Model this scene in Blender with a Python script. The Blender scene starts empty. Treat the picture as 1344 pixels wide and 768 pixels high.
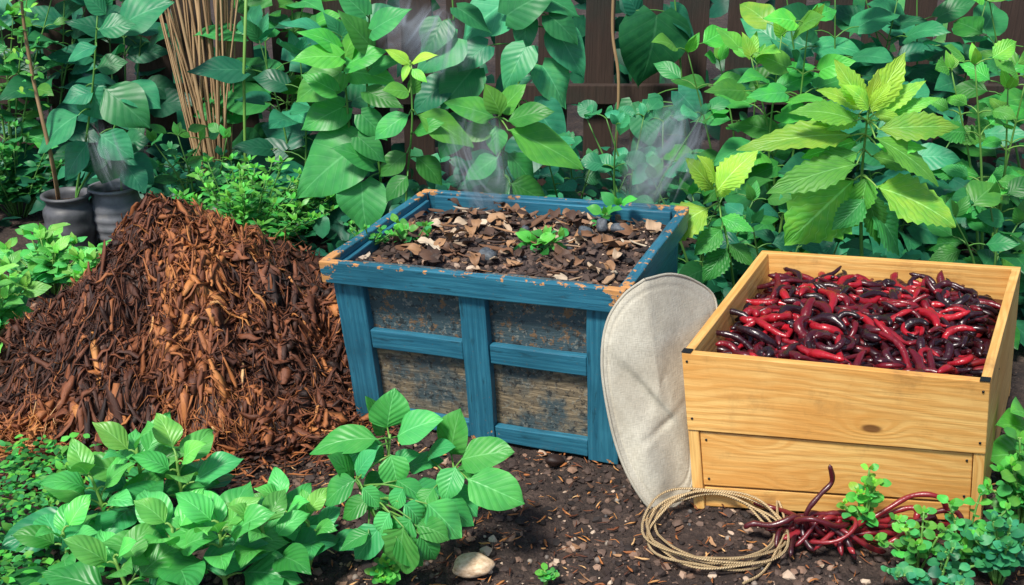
import bpy, bmesh, math, random
import numpy as np
from mathutils import Vector, Matrix, noise
random.seed(11)
C = bpy.context.scene.collection
CAMH = 1.5; TH = math.radians(22); F = 1500.0
cT, sT = math.cos(TH), math.sin(TH)
U = random.uniform
def ray(px, py):
    u = (px-672)/F; v = -(py-384)/F
    return Vector((u, cT+sT*v, -sT+cT*v))
def G(px, py, z=0.0):
    d = ray(px, py); t = (z-CAMH)/d.z
    return Vector((d.x*t, d.y*t, z))
def D(px, py, Y):
    d = ray(px, py); t = Y/d.y
    return Vector((d.x*t, Y, CAMH+d.z*t))

# ------------------------------------------------------------ mesh builder
class MB:
    def __init__(s): s.v=[]; s.f=[]; s.uv=[]; s.c=[]
    def add(s, vs, fs, uvs=None, c=(0.5,0.5)):
        o=len(s.v); s.v.extend(vs)
        s.f.extend([tuple(i+o for i in f) for f in fs])
        s.uv.extend(uvs if uvs else [(0,0)]*len(vs))
        if isinstance(c, list): s.c.extend(c)
        else: s.c.extend([c]*len(vs))
    def build(s, name, mat, parent=None, smooth=True):
        me=bpy.data.meshes.new(name)
        off=Vector((0,0,0)); p=parent
        while p: off=off+p.matrix_basis.translation; p=p.parent
        vs=np.array([tuple(a) for a in s.v],dtype=float)-np.array(off)
        me.from_pydata(vs.tolist(),[],s.f)
        n=len(me.loops); idx=np.empty(n,dtype=np.int32); me.loops.foreach_get('vertex_index',idx)
        uv=np.array(s.uv,dtype=np.float32)[idx]
        l=me.uv_layers.new(name='UVMap'); l.data.foreach_set('uv',uv.ravel())
        a=me.color_attributes.new(name='tint',type='FLOAT_COLOR',domain='POINT')
        c=np.zeros((len(s.v),4),dtype=np.float32); c[:,:2]=np.array(s.c,dtype=np.float32); c[:,3]=1
        a.data.foreach_set('color',c.ravel())
        me.polygons.foreach_set('use_smooth',[smooth]*len(me.polygons))
        me.materials.append(mat); me.update()
        o=bpy.data.objects.new(name,me); C.objects.link(o)
        if parent: o.parent=parent
        return o
def tag(o,label=None,cat=None,group=None,kind=None):
    if label:o['label']=label
    if cat:o['category']=cat
    if group:o['group']=group
    if kind:o['kind']=kind
    return o
def thing(name,label,cat,loc=(0,0,0),group=None):
    o=bpy.data.objects.new(name,None); C.objects.link(o); o.location=loc; o.empty_display_size=.05
    return tag(o,label,cat,group)

def tube(mb, pts, rad, sides=6, c=(0.5,0.5), caps=True):
    pts=[Vector(p) for p in pts]; n=len(pts)
    if not hasattr(rad,'__len__'): rad=[rad]*n
    vs=[];uv=[];fs=[]
    t0=(pts[1]-pts[0]).normalized()
    ref=Vector((0,0,1)) if abs(t0.z)<.9 else Vector((1,0,0))
    a=t0.cross(ref).normalized(); dist=0
    for i,p in enumerate(pts):
        if i==0:t=pts[1]-pts[0]
        elif i==n-1:t=pts[-1]-pts[-2]
        else:t=pts[i+1]-pts[i-1]
        t.normalize()
        a=(a-t*a.dot(t)); a.normalize(); b=t.cross(a)
        if i: dist+=(pts[i]-pts[i-1]).length
        for k in range(sides):
            w=2*math.pi*k/sides
            vs.append(p+(a*math.cos(w)+b*math.sin(w))*rad[i]); uv.append((k/sides,dist))
    for i in range(n-1):
        for k in range(sides):
            k2=(k+1)%sides
            fs.append((i*sides+k,i*sides+k2,(i+1)*sides+k2,(i+1)*sides+k))
    if caps:
        fs.append(tuple(range(sides))[::-1]); fs.append(tuple((n-1)*sides+k for k in range(sides)))
    mb.add(vs,fs,uv,c)
def bez(a,b,c_,n=6):
    return [a*(1-t)**2+b*2*t*(1-t)+c_*t*t for t in [i/(n-1) for i in range(n)]]
def crom(P,n=6):
    P=[Vector(p) for p in P]; Q=[P[0]*2-P[1]]+P+[P[-1]*2-P[-2]]; out=[]
    for i in range(1,len(Q)-2):
        for k in range(n):
            t=k/n; a,b,c,d=Q[i-1],Q[i],Q[i+1],Q[i+2]
            out.append(.5*((2*b)+(c-a)*t+(2*a-5*b+4*c-d)*t*t+(3*b-a-3*c+d)*t**3))
    out.append(P[-1]); return out

# ------------------------------------------------------------ leaves
PROF={
 'ovate':[(0,.06),(.07,.42),(.18,.82),(.33,1),(.48,.96),(.65,.74),(.8,.45),(.92,.18),(1,0)],
 'broad':[(0,.1),(.06,.5),(.16,.88),(.32,1),(.5,.97),(.68,.78),(.82,.5),(.92,.22),(1,0)],
 'heart':[(0,.35),(.05,.74),(.16,.98),(.3,1),(.48,.86),(.65,.62),(.8,.36),(.92,.13),(1,0)],
 'lance':[(0,.05),(.15,.5),(.38,1),(.6,.85),(.8,.45),(1,0)],
 'round':[(0,.15),(.12,.72),(.35,1),(.65,.92),(.87,.55),(1,0.02)],
}
def prof(k,t):
    P=PROF[k]
    for (a,b),(c,d) in zip(P,P[1:]):
        if t<=c: return b+(d-b)*(t-a)/(c-a)
    return 0
def leaf(mb, base, d, up, L, W, kind='ovate', tint=.5, droop=.6, fold=.18, nl=10, nw=3, serr=0.0, wave=.05, puck=0.0):
    d=Vector(d).normalized(); up=Vector(up); up=(up-d*up.dot(d))
    if up.length<1e-4: up=Vector((0,-.3,1)); up=up-d*up.dot(d)
    up.normalize(); s=d.cross(up)
    vs=[];uv=[];fs=[]; p=Vector(base); ph=U(0,6.28); rn=random.random(); tw=U(-.3,.3); bend=U(-.25,.25)
    start=-.25*droop
    for i in range(nl+1):
        t=i/nl; an=start+droop*t*1.2
        dd=d*math.cos(an)-up*math.sin(an); nn=up*math.cos(an)+d*math.sin(an)
        dd=(dd+s*bend*t).normalized()
        ct,st_=math.cos(tw*t),math.sin(tw*t)
        ss=s*ct+nn*st_; n2=nn*ct-s*st_
        w=prof(kind,t)*W*.5
        if serr and 0<i<nl: w*=1+serr*(1 if i%2 else -1)
        for j in range(-nw,nw+1):
            a=j/nw; aa=abs(a)
            back=0
            if kind=='heart' and t<.2: back=-(1-t/.2)*aa*.14*L
            fw=.06*L*aa*(1-t)*(1 if kind!='heart' else .4)
            h=fold*aa*w*(1-.5*aa) + wave*W*math.sin(t*9+ph+(1.5 if j>0 else 0))*aa*aa
            if puck: h+=puck*W*(abs(((t-aa*.3)*7)%1-.5)*2-.5)*(-1)*min(1,aa*2)*(1-t)
            vs.append(p+ss*(a*w)+n2*h+dd*(back+fw)); uv.append((.5+a*.5,t))
        p=p+dd*(L/nl)
    m=2*nw+1
    for i in range(nl):
        for j in range(m-1):
            fs.append((i*m+j,i*m+j+1,(i+1)*m+j+1,(i+1)*m+j))
    mb.add(vs,fs,uv,(min(1,max(0,tint)),rn))

class Plant:
    def __init__(s,name,label,cat,org,group=None):
        s.e=thing(name,label,cat,org,group); s.org=Vector(org); s.lf=MB(); s.st=MB()
    def done(s,lm,sm):
        if s.st.v: s.st.build('stem',sm,s.e)
        if s.lf.v: s.lf.build('foliage',lm,s.e)
        return s.e
    def ex(s,b,t,wr=.7,kind='ovate',tint=.5,node=None,droop=.5,hi=True,serr=0,puck=0,fold=.15,up=None,sr=.0035):
        d=t-b; L=d.length*1.06
        if up is None: up=Vector((U(-.35,.35),U(-.9,-.5),U(.6,1.0)))
        leaf(s.lf,b,d,up,L,L*wr,kind,tint,droop,fold,18 if (serr or puck) else (12 if hi else 8),4 if hi else 2,serr,.04,puck)
        if node is not None:
            mid=(node+b)*.5+Vector((0,0,.25*(b-node).length*.5))
            tube(s.st,bez(node,mid,b+d.normalized()*L*.03,5),[sr,sr*.9,sr*.8,sr*.7,sr*.6],5,(tint,.5))
    def stem(s,pts,r0=.007,r1=.003,tint=.5):
        P=crom(pts,5); n=len(P)
        tube(s.st,P,[r0+(r1-r0)*i/(n-1) for i in range(n)],6,(tint,.5)); return P
    def grow(s,pts,nodes,L0,L1,wr=.7,kind='ovate',t0=.3,t1=.7,start=.15,face=.7,down=.25,pet=.5,opp=True,r0=.006,serr=0,hi=False,droop=.6,up=.8):
        P=s.stem(pts,r0,.0022,(t0+t1)/2); n=len(P); ang=U(0,6.28)
        for k in range(nodes):
            f=start+(1-start)*(k/(max(1,nodes-1))); p=P[min(n-1,int(f*(n-1)))]
            L=(L0+(L1-L0)*f)*U(.7,1.2); ang+= 1.57 if opp else 2.4
            for q in ((0,math.pi) if opp else (0,)):
                w=ang+q+U(-.4,.4)
                out=Vector((math.cos(w),math.sin(w)*.8-.25*face,0))
                el=-down+f*.7+U(-.3,.25)
                dd=(out.normalized()+Vector((0,0,el))).normalized()
                pp=p+ (out*1.0+Vector((0,0,.35))).normalized()*L*pet
                n_=Vector((U(-.4,.4),-face+U(-.35,.35),up+U(-.3,.3)))
                leaf(s.lf,pp,dd,n_,L,L*wr*U(.82,1.1),kind,t0+(t1-t0)*f+U(-.14,.14),droop*U(.5,1.4),U(.05,.25),(16 if serr else 10) if hi else 7,3 if hi else 2,serr,.05)
                if pet>.05:
                    tube(s.st,bez(p,(p+pp)*.5+Vector((0,0,.12*L)),pp,4),[.0028,.0024,.002,.0018],4,(t0+.2,.5),False)
        for q in range(2):
            w=U(0,6.28); leaf(s.lf,P[-1],(math.cos(w)*.5,math.sin(w)*.5-.2,1),(0,-1,.4),L1*.7,L1*.35,kind,t1+.12,.4,.3,6,2)

# ------------------------------------------------------------ materials
class NT:
    def __init__(s,name):
        s.m=bpy.data.materials.new(name); s.m.use_nodes=True; s.t=s.m.node_tree; s.b=s.t.nodes['Principled BSDF']; s.out=s.t.nodes['Material Output']
    def n(s,ty,ins=None,**kw):
        x=s.t.nodes.new(ty)
        for k,v in kw.items(): setattr(x,k,v)
        for k,v in (ins or {}).items():
            if isinstance(v,bpy.types.NodeSocket): s.t.links.new(v,x.inputs[k])
            else: x.inputs[k].default_value=v
        return x
    def M(s,op,a,b=0.0,c=0.0,clamp=False):
        x=s.n('ShaderNodeMath',{0:a,1:b,2:c},operation=op); x.use_clamp=clamp; return x.outputs[0]
    def ramp(s,fac,stops):
        x=s.n('ShaderNodeValToRGB',{0:fac}); e=x.color_ramp.elements
        while len(e)<len(stops): e.new(.5)
        for q,(p,c) in zip(e,stops): q.position=p; q.color=(*c,1) if len(c)==3 else c
        return x.outputs[0]
    def mix(s,f,a,b,bt='MIX'):
        x=s.n('ShaderNodeMix',data_type='RGBA',blend_type=bt)
        for i,v in ((0,f),(6,a),(7,b)):
            if isinstance(v,bpy.types.NodeSocket): s.t.links.new(v,x.inputs[i])
            else: x.inputs[i].default_value=v if i==0 else (*v,1)
        return x.outputs[2]
    def sm(s,v,a,b,lo=0.,hi=1.):
        return s.n('ShaderNodeMapRange',{0:v,1:a,2:b,3:lo,4:hi},interpolation_type='SMOOTHSTEP').outputs[0]
    def noise(s,vec,scale,detail=4,rough=.6,dist=0):
        return s.n('ShaderNodeTexNoise',{'Vector':vec,'Scale':scale,'Detail':detail,'Roughness':rough,'Distortion':dist}).outputs[0]
    def L(s,a,b): s.t.links.new(a,b)
    def set(s,**k):
        for q,v in k.items():
            q=q.replace('_',' ')
            if isinstance(v,bpy.types.NodeSocket): s.L(v,s.b.inputs[q])
            else: s.b.inputs[q].default_value=v if not (isinstance(v,tuple) and len(v)==3) else (*v,1)
    def bump(s,h,st=.5,dist=.01):
        x=s.n('ShaderNodeBump',{'Height':h,'Strength':st,'Distance':dist}); s.L(x.outputs[0],s.b.inputs['Normal']); return x
    def tint(s):
        a=s.n('ShaderNodeAttribute',attribute_name='tint'); x=s.n('ShaderNodeSeparateColor',{0:a.outputs[0]}); return x.outputs[0],x.outputs[1]
    def co(s,w='Object'): return s.n('ShaderNodeTexCoord').outputs[w]
    def scale(s,vec,sc,off=None):
        x=s.n('ShaderNodeMapping',{'Vector':vec,'Scale':sc}); return x.outputs[0]

def leaf_mat(name,stops,veins=8,slope=.28,vst=.35,rough=.38,trans=.3,bst=.22):
    m=NT(name); tr,tg=m.tint()
    uv=m.co('UV'); sx=m.n('ShaderNodeSeparateXYZ',{0:uv}); u,v=sx.outputs[0],sx.outputs[1]
    au=m.M('ABSOLUTE',m.M('MULTIPLY_ADD',u,2,-1))
    ob=m.co('Object'); nz=m.noise(ob,22,2)
    w=m.M('SUBTRACT',v,m.M('MULTIPLY',m.M('POWER',au,.8),slope))
    pp=m.M('PINGPONG',m.M('MULTIPLY',w,veins),.5)
    side=m.sm(pp,.0,.07,1,0)
    mid=m.sm(au,.01,.055,1,0)
    vein=m.M('MAXIMUM',m.M('MULTIPLY',side,.6),mid)
    t=m.M('ADD',tr,m.M('MULTIPLY',m.M('SUBTRACT',nz,.5),.3))
    col=m.ramp(t,stops)
    br=m.n('ShaderNodeHueSaturation',{'Color':col,'Value':m.M('MULTIPLY_ADD',tg,.6,.72),'Hue':m.M('MULTIPLY_ADD',tg,.04,.48)}).outputs[0]
    br=m.mix(m.M('MULTIPLY',m.sm(pp,.0,.3,1,0),vst*.45),br,m.n('ShaderNodeHueSaturation',{'Color':br,'Value':.6}).outputs[0])
    vc=m.n('ShaderNodeHueSaturation',{'Color':br,'Value':1.9,'Saturation':.8}).outputs[0]
    c=m.mix(m.M('MULTIPLY',vein,vst),br,vc)
    m.set(Base_Color=c,Roughness=m.M('MULTIPLY_ADD',nz,.3,rough-.12)); m.b.inputs['Specular IOR Level'].default_value=.4
    if bst>0:
        m.bump(m.M('SUBTRACT',m.sm(pp,0,.5),m.M('MULTIPLY',mid,.8)),bst,.003)
    tl=m.n('ShaderNodeBsdfTranslucent',{'Color':m.n('ShaderNodeHueSaturation',{'Color':c,'Value':1.4,'Hue':.49,'Saturation':1.1}).outputs[0]})
    mx=m.n('ShaderNodeMixShader',{0:trans,1:m.b.outputs[0],2:tl.outputs[0]}); m.L(mx.outputs[0],m.out.inputs[0])
    return m.m
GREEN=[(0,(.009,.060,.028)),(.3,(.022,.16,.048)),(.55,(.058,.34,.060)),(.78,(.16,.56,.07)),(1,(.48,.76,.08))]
FRESH=[(0,(.010,.070,.034)),(.3,(.024,.18,.060)),(.55,(.055,.36,.085)),(.78,(.12,.54,.10)),(1,(.30,.70,.12))]
TEAL=[(0,(.005,.040,.028)),(.35,(.018,.15,.075)),(.65,(.055,.35,.13)),(1,(.22,.60,.15))]
ML=leaf_mat('leaf_green',GREEN,7,.3,.36,.4,.28,.24)
MLF=leaf_mat('leaf_fresh',FRESH,7,.32,.40,.36,.22,.32)
MT=leaf_mat('leaf_teal',TEAL,7,.3,.36,.4,.22,.24)
MS=leaf_mat('leaf_serrated',GREEN,9,.35,.65,.42,.32,.45)
MSM=leaf_mat('leaf_small',GREEN,5,.3,.15,.42,.28,0)
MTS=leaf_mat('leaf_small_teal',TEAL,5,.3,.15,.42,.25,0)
m=NT('stem_green'); tr,tg=m.tint(); m.set(Base_Color=m.ramp(tr,[(0,(.03,.09,.03)),(.5,(.10,.27,.05)),(1,(.3,.5,.1))]),Roughness=.5); MST=m.m
m=NT('dry_cane'); tr,tg=m.tint(); nz=m.noise(m.scale(m.co('Object'),(60,60,6)),1,3); r=m.n('ShaderNodeObjectInfo').outputs['Random']
m.set(Base_Color=m.mix(m.M('MULTIPLY_ADD',nz,.6,m.M('MULTIPLY',r,.5)),(.14,.07,.03),(.60,.40,.21)),Roughness=.7); MCANE=m.m

m=NT('soil'); ob=m.co('Object'); n1=m.noise(ob,9,4,.65); n2=m.noise(ob,70,4,.7)
c=m.ramp(m.M('ADD',m.M('MULTIPLY',n1,.45),m.M('MULTIPLY',n2,.55)),[(.3,(.015,.010,.009)),(.5,(.055,.035,.028)),(.66,(.13,.085,.065)),(.8,(.24,.17,.13))])
m.set(Base_Color=c,Roughness=.9); m.bump(n2,1.0,.02); MSOIL=m.m
m=NT('clod'); tr,tg=m.tint()
c=m.ramp(tr,[(0,(.015,.010,.009)),(.45,(.06,.037,.030)),(.8,(.15,.095,.07)),(.93,(.3,.17,.11)),(1,(.6,.46,.34))])
m.set(Base_Color=c,Roughness=.8); MCLOD=m.m
m=NT('mulch'); tr,tg=m.tint(); n2=m.noise(m.scale(m.co('UV'),(5,5,5)),6,3,.7)
t=m.M('ADD',tr,m.M('MULTIPLY',m.M('SUBTRACT',n2,.5),.35))
c=m.ramp(t,[(0,(.022,.009,.006)),(.20,(.075,.024,.012)),(.44,(.23,.070,.026)),(.66,(.47,.165,.045)),(.86,(.64,.28,.08)),(1,(.78,.48,.22))])
m.set(Base_Color=c,Roughness=.6); m.bump(m.noise(m.scale(m.co('UV'),(8,60,1)),1,2),.4,.004); MMUL=m.m
m=NT('wood_chip'); r=m.n('ShaderNodeObjectInfo').outputs['Random']; ob=m.co('Object'); n2=m.noise(m.scale(ob,(20,120,60)),1,3)
c=m.ramp(r,[(0,(.035,.020,.015)),(.28,(.10,.048,.028)),(.50,(.26,.12,.055)),(.74,(.52,.28,.13)),(1,(.80,.66,.48))])
m.set(Base_Color=m.mix(m.M('MULTIPLY',n2,.6),c,(.06,.035,.022)),Roughness=.65); m.bump(n2,.6,.003); MCHIP=m.m
m=NT('pebble'); r=m.n('ShaderNodeObjectInfo').outputs['Random']; ob=m.co('Object'); n2=m.noise(ob,3,3)
c=m.ramp(r,[(0,(.07,.07,.075)),(.5,(.28,.22,.18)),(1,(.55,.46,.36))])
m.set(Base_Color=m.mix(m.M('MULTIPLY',n2,.6),c,(.07,.055,.045)),Roughness=.6); MPEB=m.m
m=NT('tan_stone'); ob=m.co('Object'); n2=m.noise(ob,3,6,.65)
m.set(Base_Color=m.ramp(n2,[(.3,(.36,.22,.12)),(.5,(.66,.47,.30)),(.7,(.82,.66,.48))]),Roughness=.6); MSTONE=m.m
m=NT('worm_red'); r=m.n('ShaderNodeObjectInfo').outputs['Random']; ob=m.co('Object'); n2=m.noise(ob,22,2); n3=m.noise(ob,160,2)
c=m.ramp(m.M('ADD',m.M('MULTIPLY',r,.75),m.M('MULTIPLY',n2,.4)),[(.15,(.012,.004,.007)),(.50,(.035,.005,.010)),(.72,(.15,.005,.012)),(1.0,(.46,.010,.020))])
m.set(Base_Color=c,Roughness=m.M('MULTIPLY_ADD',n3,.35,.14),Coat_Weight=.25,Coat_Roughness=.2); m.bump(m.M('ADD',m.noise(ob,70,2),m.M('MULTIPLY',n3,.5)),.45,.004); MW=m.m
m=NT('worm_thin'); r=m.n('ShaderNodeObjectInfo').outputs['Random']; n3=m.noise(m.co('Object'),120,2)
m.set(Base_Color=m.ramp(r,[(0,(.035,.006,.010)),(.5,(.12,.008,.015)),(1,(.28,.018,.025))]),Roughness=m.M('MULTIPLY_ADD',n3,.35,.18),Coat_Weight=.2,Coat_Roughness=.2); m.bump(n3,.3,.003); MWT=m.m
def pine(name,c1,c2,c3):
    m=NT(name); uv=m.co('UV')
    dn=m.noise(m.scale(uv,(2.2,7,1)),1,3,.5); sx=m.n('ShaderNodeSeparateXYZ',{0:uv})
    vor=m.n('ShaderNodeTexVoronoi',{'Vector':m.scale(uv,(3.4,7.5,1)),'Scale':1.0}).outputs['Distance']
    kn=m.sm(vor,.0,.35,1,0)
    rc=m.M('ADD',m.M('ADD',sx.outputs[1],m.M('MULTIPLY',dn,.12)),m.M('MULTIPLY',kn,.05))
    ring=m.M('SINE',m.M('MULTIPLY',rc,280)); ring=m.sm(ring,-.6,1)
    fib=m.noise(m.scale(uv,(6,190,1)),1,4,.6)
    big=m.noise(m.scale(uv,(2.5,9,1)),1,4)
    c=m.mix(m.M('MULTIPLY',ring,.55),c1,c2); c=m.mix(m.sm(fib,.45,.75,0,.5),c,c3)
    c=m.mix(m.sm(big,.40,.66,0,.75),c,c2)
    c=m.mix(m.sm(vor,.05,.10,.9,0),c,(.14,.05,.015))
    dirt=m.noise(m.co('Object'),9,5,.7); c=m.mix(m.sm(dirt,.52,.78,0,.55),c,(.30,.15,.05))
    m.set(Base_Color=c,Roughness=.48); m.bump(m.M('ADD',m.M('MULTIPLY',ring,.3),fib),.3,.003); return m.m
MPINE=pine('pine_wood',(.86,.52,.17),(.68,.31,.07),(.40,.17,.04))
m=NT('blue_paint'); tr,tg=m.tint(); uv=m.co('UV'); ob=m.co('Object')
fib=m.noise(m.scale(uv,(5,130,1)),1,4,.65); bl=m.noise(ob,34,5,.7); bg=m.noise(ob,5,3)
c=m.mix(m.sm(fib,.35,.7),(.018,.125,.20),(.04,.215,.31)); c=m.mix(m.sm(bg,.4,.7,0,.5),c,(.013,.08,.125))
wv=m.M('ADD',bl,m.M('MULTIPLY',tr,.30)); wm=m.sm(wv,.715,.755)
wood=m.mix(fib,(.42,.17,.045),(.74,.38,.14))
c=m.mix(wm,c,wood)
spk=m.noise(ob,120,3,.6); c=m.mix(m.sm(spk,.66,.72,0,.5),c,(.16,.14,.12))
c=m.mix(m.sm(m.noise(m.scale(uv,(14,60,1)),1,3,.6),.58,.72,0,.65),c,(.012,.05,.075))
m.set(Base_Color=c,Roughness=m.mix(wm,(.4,)*3,(.75,)*3)); m.bump(m.M('SUBTRACT',m.M('MULTIPLY',fib,.6),wm),.5,.004); MBLUE=m.m
def panel(name,a,b,sp,grime):
    m=NT(name); uv=m.co('UV'); ob=m.co('Object')
    d=m.noise(m.scale(uv,(3,9,1)),1,3); sx=m.n('ShaderNodeSeparateXYZ',{0:uv})
    ring=m.sm(m.M('SINE',m.M('MULTIPLY',m.M('ADD',sx.outputs[1],m.M('MULTIPLY',d,.13)),420)),-.5,1)
    fib=m.noise(m.scale(uv,(6,120,1)),1,4,.7)
    c=m.mix(m.M('MULTIPLY',ring,.7),a,b); c=m.mix(m.sm(fib,.4,.7,0,.5),c,tuple(x*.5 for x in a))
    s2=m.noise(ob,7,5,.65); c=m.mix(m.sm(s2,grime,grime+.14,0,.92),c,(.05,.085,.10))
    s1=m.noise(ob,42,5,.75); c=m.mix(m.sm(s1,.54,.60,0,.9),c,sp)
    s3=m.noise(ob,80,3,.7); c=m.mix(m.sm(s3,.57,.64,0,.7),c,(.26,.25,.21))
    s4=m.noise(ob,55,3,.7); c=m.mix(m.sm(s4,.56,.63,0,.8),c,(.018,.022,.024))
    m.set(Base_Color=c,Roughness=.65); m.bump(m.M('ADD',fib,m.M('MULTIPLY',s1,.8)),.6,.005); return m.m
MPU=panel('weathered_dark_panel',(.05,.085,.10),(.09,.12,.12),(.22,.12,.055),.35)
MPL=panel('weathered_tan_panel',(.20,.155,.10),(.38,.29,.18),(.10,.08,.06),.46)
m=NT('canvas'); uv=m.co('UV'); ob=m.co('Object'); sx=m.n('ShaderNodeSeparateXYZ',{0:uv})
n=m.noise(ob,7,4,.6); n2=m.noise(m.scale(uv,(60,600,1)),1,2); n3=m.noise(m.scale(uv,(600,60,1)),1,2)
c=m.mix(m.sm(n,.35,.75),(.60,.56,.46),(.46,.41,.32)); wv=m.M('MULTIPLY',m.M('ADD',n2,n3),.5)
c=m.mix(m.sm(wv,.42,.6,0,.5),c,(.30,.27,.21))
m.set(Base_Color=c,Roughness=.95); m.bump(wv,.6,.003); MCAN=m.m
m=NT('twine'); uv=m.co('UV'); sx=m.n('ShaderNodeSeparateXYZ',{0:uv})
tw=m.M('SINE',m.M('ADD',m.M('MULTIPLY',sx.outputs[1],1100),m.M('MULTIPLY',sx.outputs[0],12.566)))
n=m.noise(m.co('Object'),60,3); c=m.mix(n,(.46,.30,.14),(.86,.66,.38)); c=m.mix(m.sm(tw,-.9,-.2,.5,0),c,(.18,.11,.05))
m.set(Base_Color=c,Roughness=.8); m.bump(tw,.8,.0015); MTW=m.m
m=NT('clay_dark'); ob=m.co('Object'); n=m.noise(ob,14,4)
m.set(Base_Color=m.ramp(n,[(.3,(.04,.04,.045)),(.6,(.10,.10,.11)),(.8,(.18,.17,.16))]),Roughness=.5); MCLAY=m.m
m=NT('clay_grey'); ob=m.co('Object'); n=m.noise(ob,14,4)
m.set(Base_Color=m.ramp(n,[(.3,(.09,.10,.11)),(.6,(.2,.2,.22)),(.8,(.3,.28,.26))]),Roughness=.55); MCLAY2=m.m
m=NT('fence_wood'); ob=m.co('Object'); fib=m.noise(m.scale(ob,(90,90,4)),1,4,.65); g=m.noise(ob,3,3)
c=m.mix(fib,(.014,.008,.006),(.075,.042,.030)); c=m.mix(m.sm(g,.45,.65,0,.6),c,(.018,.024,.018))
m.set(Base_Color=c,Roughness=.85); m.bump(fib,.7,.006); MF=m.m
m=NT('black_metal'); m.set(Base_Color=(.02,.02,.022),Roughness=.45,Metallic=.6); MBK=m.m

# ------------------------------------------------------------ GROUND
def axis(lo,hi,step,far):
    a=list(np.arange(lo,hi,step)); s=step; x=hi
    while x<far: a.append(x); s*=1.6; x+=s
    a.append(far); x=lo; s=step; b=[]
    while x>-far: s*=1.6; x-=s; b.append(x)
    return sorted(b)+a
X=axis(-1.6,1.8,.02,80); Yy=axis(1.7,3.9,.02,80)
def gz(x,y):
    if abs(x)>6 or y>8 or y<-2: return -.01
    return .016*noise.noise(Vector((x*5,y*5,1)))+.010*noise.noise(Vector((x*17,y*17,3)))+.006*noise.noise(Vector((x*45,y*45,5)))-.008
mb=MB(); vs=[Vector((x,y,gz(x,y))) for y in Yy for x in X]; nx=len(X)
mb.add(vs,[(j*nx+i,j*nx+i+1,(j+1)*nx+i+1,(j+1)*nx+i) for j in range(len(Yy)-1) for i in range(nx-1)])
g=mb.build('ground',MSOIL); tag(g,kind='structure')
ph=(1+5**.5)/2
ICO=np.array([(-1,ph,0),(1,ph,0),(-1,-ph,0),(1,-ph,0),(0,-1,ph),(0,1,ph),(0,-1,-ph),(0,1,-ph),(ph,0,-1),(ph,0,1),(-ph,0,-1),(-ph,0,1)])/1.9
ICF=[(0,11,5),(0,5,1),(0,1,7),(0,7,10),(0,10,11),(1,5,9),(5,11,4),(11,10,2),(10,7,6),(7,1,8),(3,9,4),(3,4,2),(3,2,6),(3,6,8),(3,8,9),(4,9,5),(2,4,11),(6,2,10),(8,6,7),(9,8,1)]
rng=np.random.default_rng(5)
def blob(mb,p,r,tint,flat=.7):
    v=ICO*(1+rng.uniform(-.3,.3,(12,1)))*np.array([r*U(.7,1.4),r*U(.7,1.4),r*flat])
    a=U(0,6.28); c,s=math.cos(a),math.sin(a); v=v@np.array([[c,-s,0],[s,c,0],[0,0,1]])+np.array(p)
    mb.add([tuple(q) for q in v],ICF,None,(tint,random.random()))
mb=MB()
for i in range(15000):
    x=U(-.85,1.45); y=1.85+1.3*random.random()**1.3
    r=.0022+.011*random.random()**4
    blob(mb,(x,y,gz(x,y)+r*.3),r,random.random()**1.3)
for i in range(2500):
    x=U(-2.4,2.2); y=U(3.0,4.2); r=.004+.014*random.random()**3
    blob(mb,(x,y,gz(x,y)+r*.3),r,random.random()**1.3)
tag(mb.build('soil_crumbs',MCLOD,smooth=False),'loose crumbs of dark soil and bark covering the ground','soil',kind='stuff')

# ------------------------------------------------------------ MOUND
MC=Vector((-1.0,3.2)); RX,RY,MH=.70,.68,.515
def mr(x,y):
    dx,dy=(x-MC.x),(y-MC.y); a=math.atan2(dy,dx)
    rx=RX if dx>0 else RX-.13*min(1,-dx/.2)
    return math.hypot(dx/rx,dy/RY)*(1+.07*math.sin(a*3+1)+.05*math.sin(a*7))
def mh(x,y):
    r=mr(x,y)
    h=MH*max(0,1-(r*r+.006)**.5)**1.22
    h+=(.080*noise.noise(Vector((x*5,y*5,2)))+.065*noise.noise(Vector((x*12,y*12,7)))+.030*noise.noise(Vector((x*30,y*30,4))))*min(1,max(0,1.15-r)*3)*min(1,.40+r*1.6)
    return h
e=thing('mulch_heap','tall cone of shredded reddish brown bark mulch left of the blue bin','mulch heap',(MC.x,MC.y,0))
mb=MB(); n=120; vs=[];cs=[]
for j in range(n+1):
    for i in range(n+1):
        x=MC.x+(i/n-.5)*1.8; y=MC.y+(j/n-.5)*1.75; h=mh(x,y)
        vs.append(Vector((x,y,h-.02 if h<.02 else h))); cs.append((U(.0,.3),.5))
mb.add(vs,[(j*(n+1)+i,j*(n+1)+i+1,(j+1)*(n+1)+i+1,(j+1)*(n+1)+i) for j in range(n) for i in range(n)],None,cs)
mb.build('mulch_body',MMUL,e)
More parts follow.
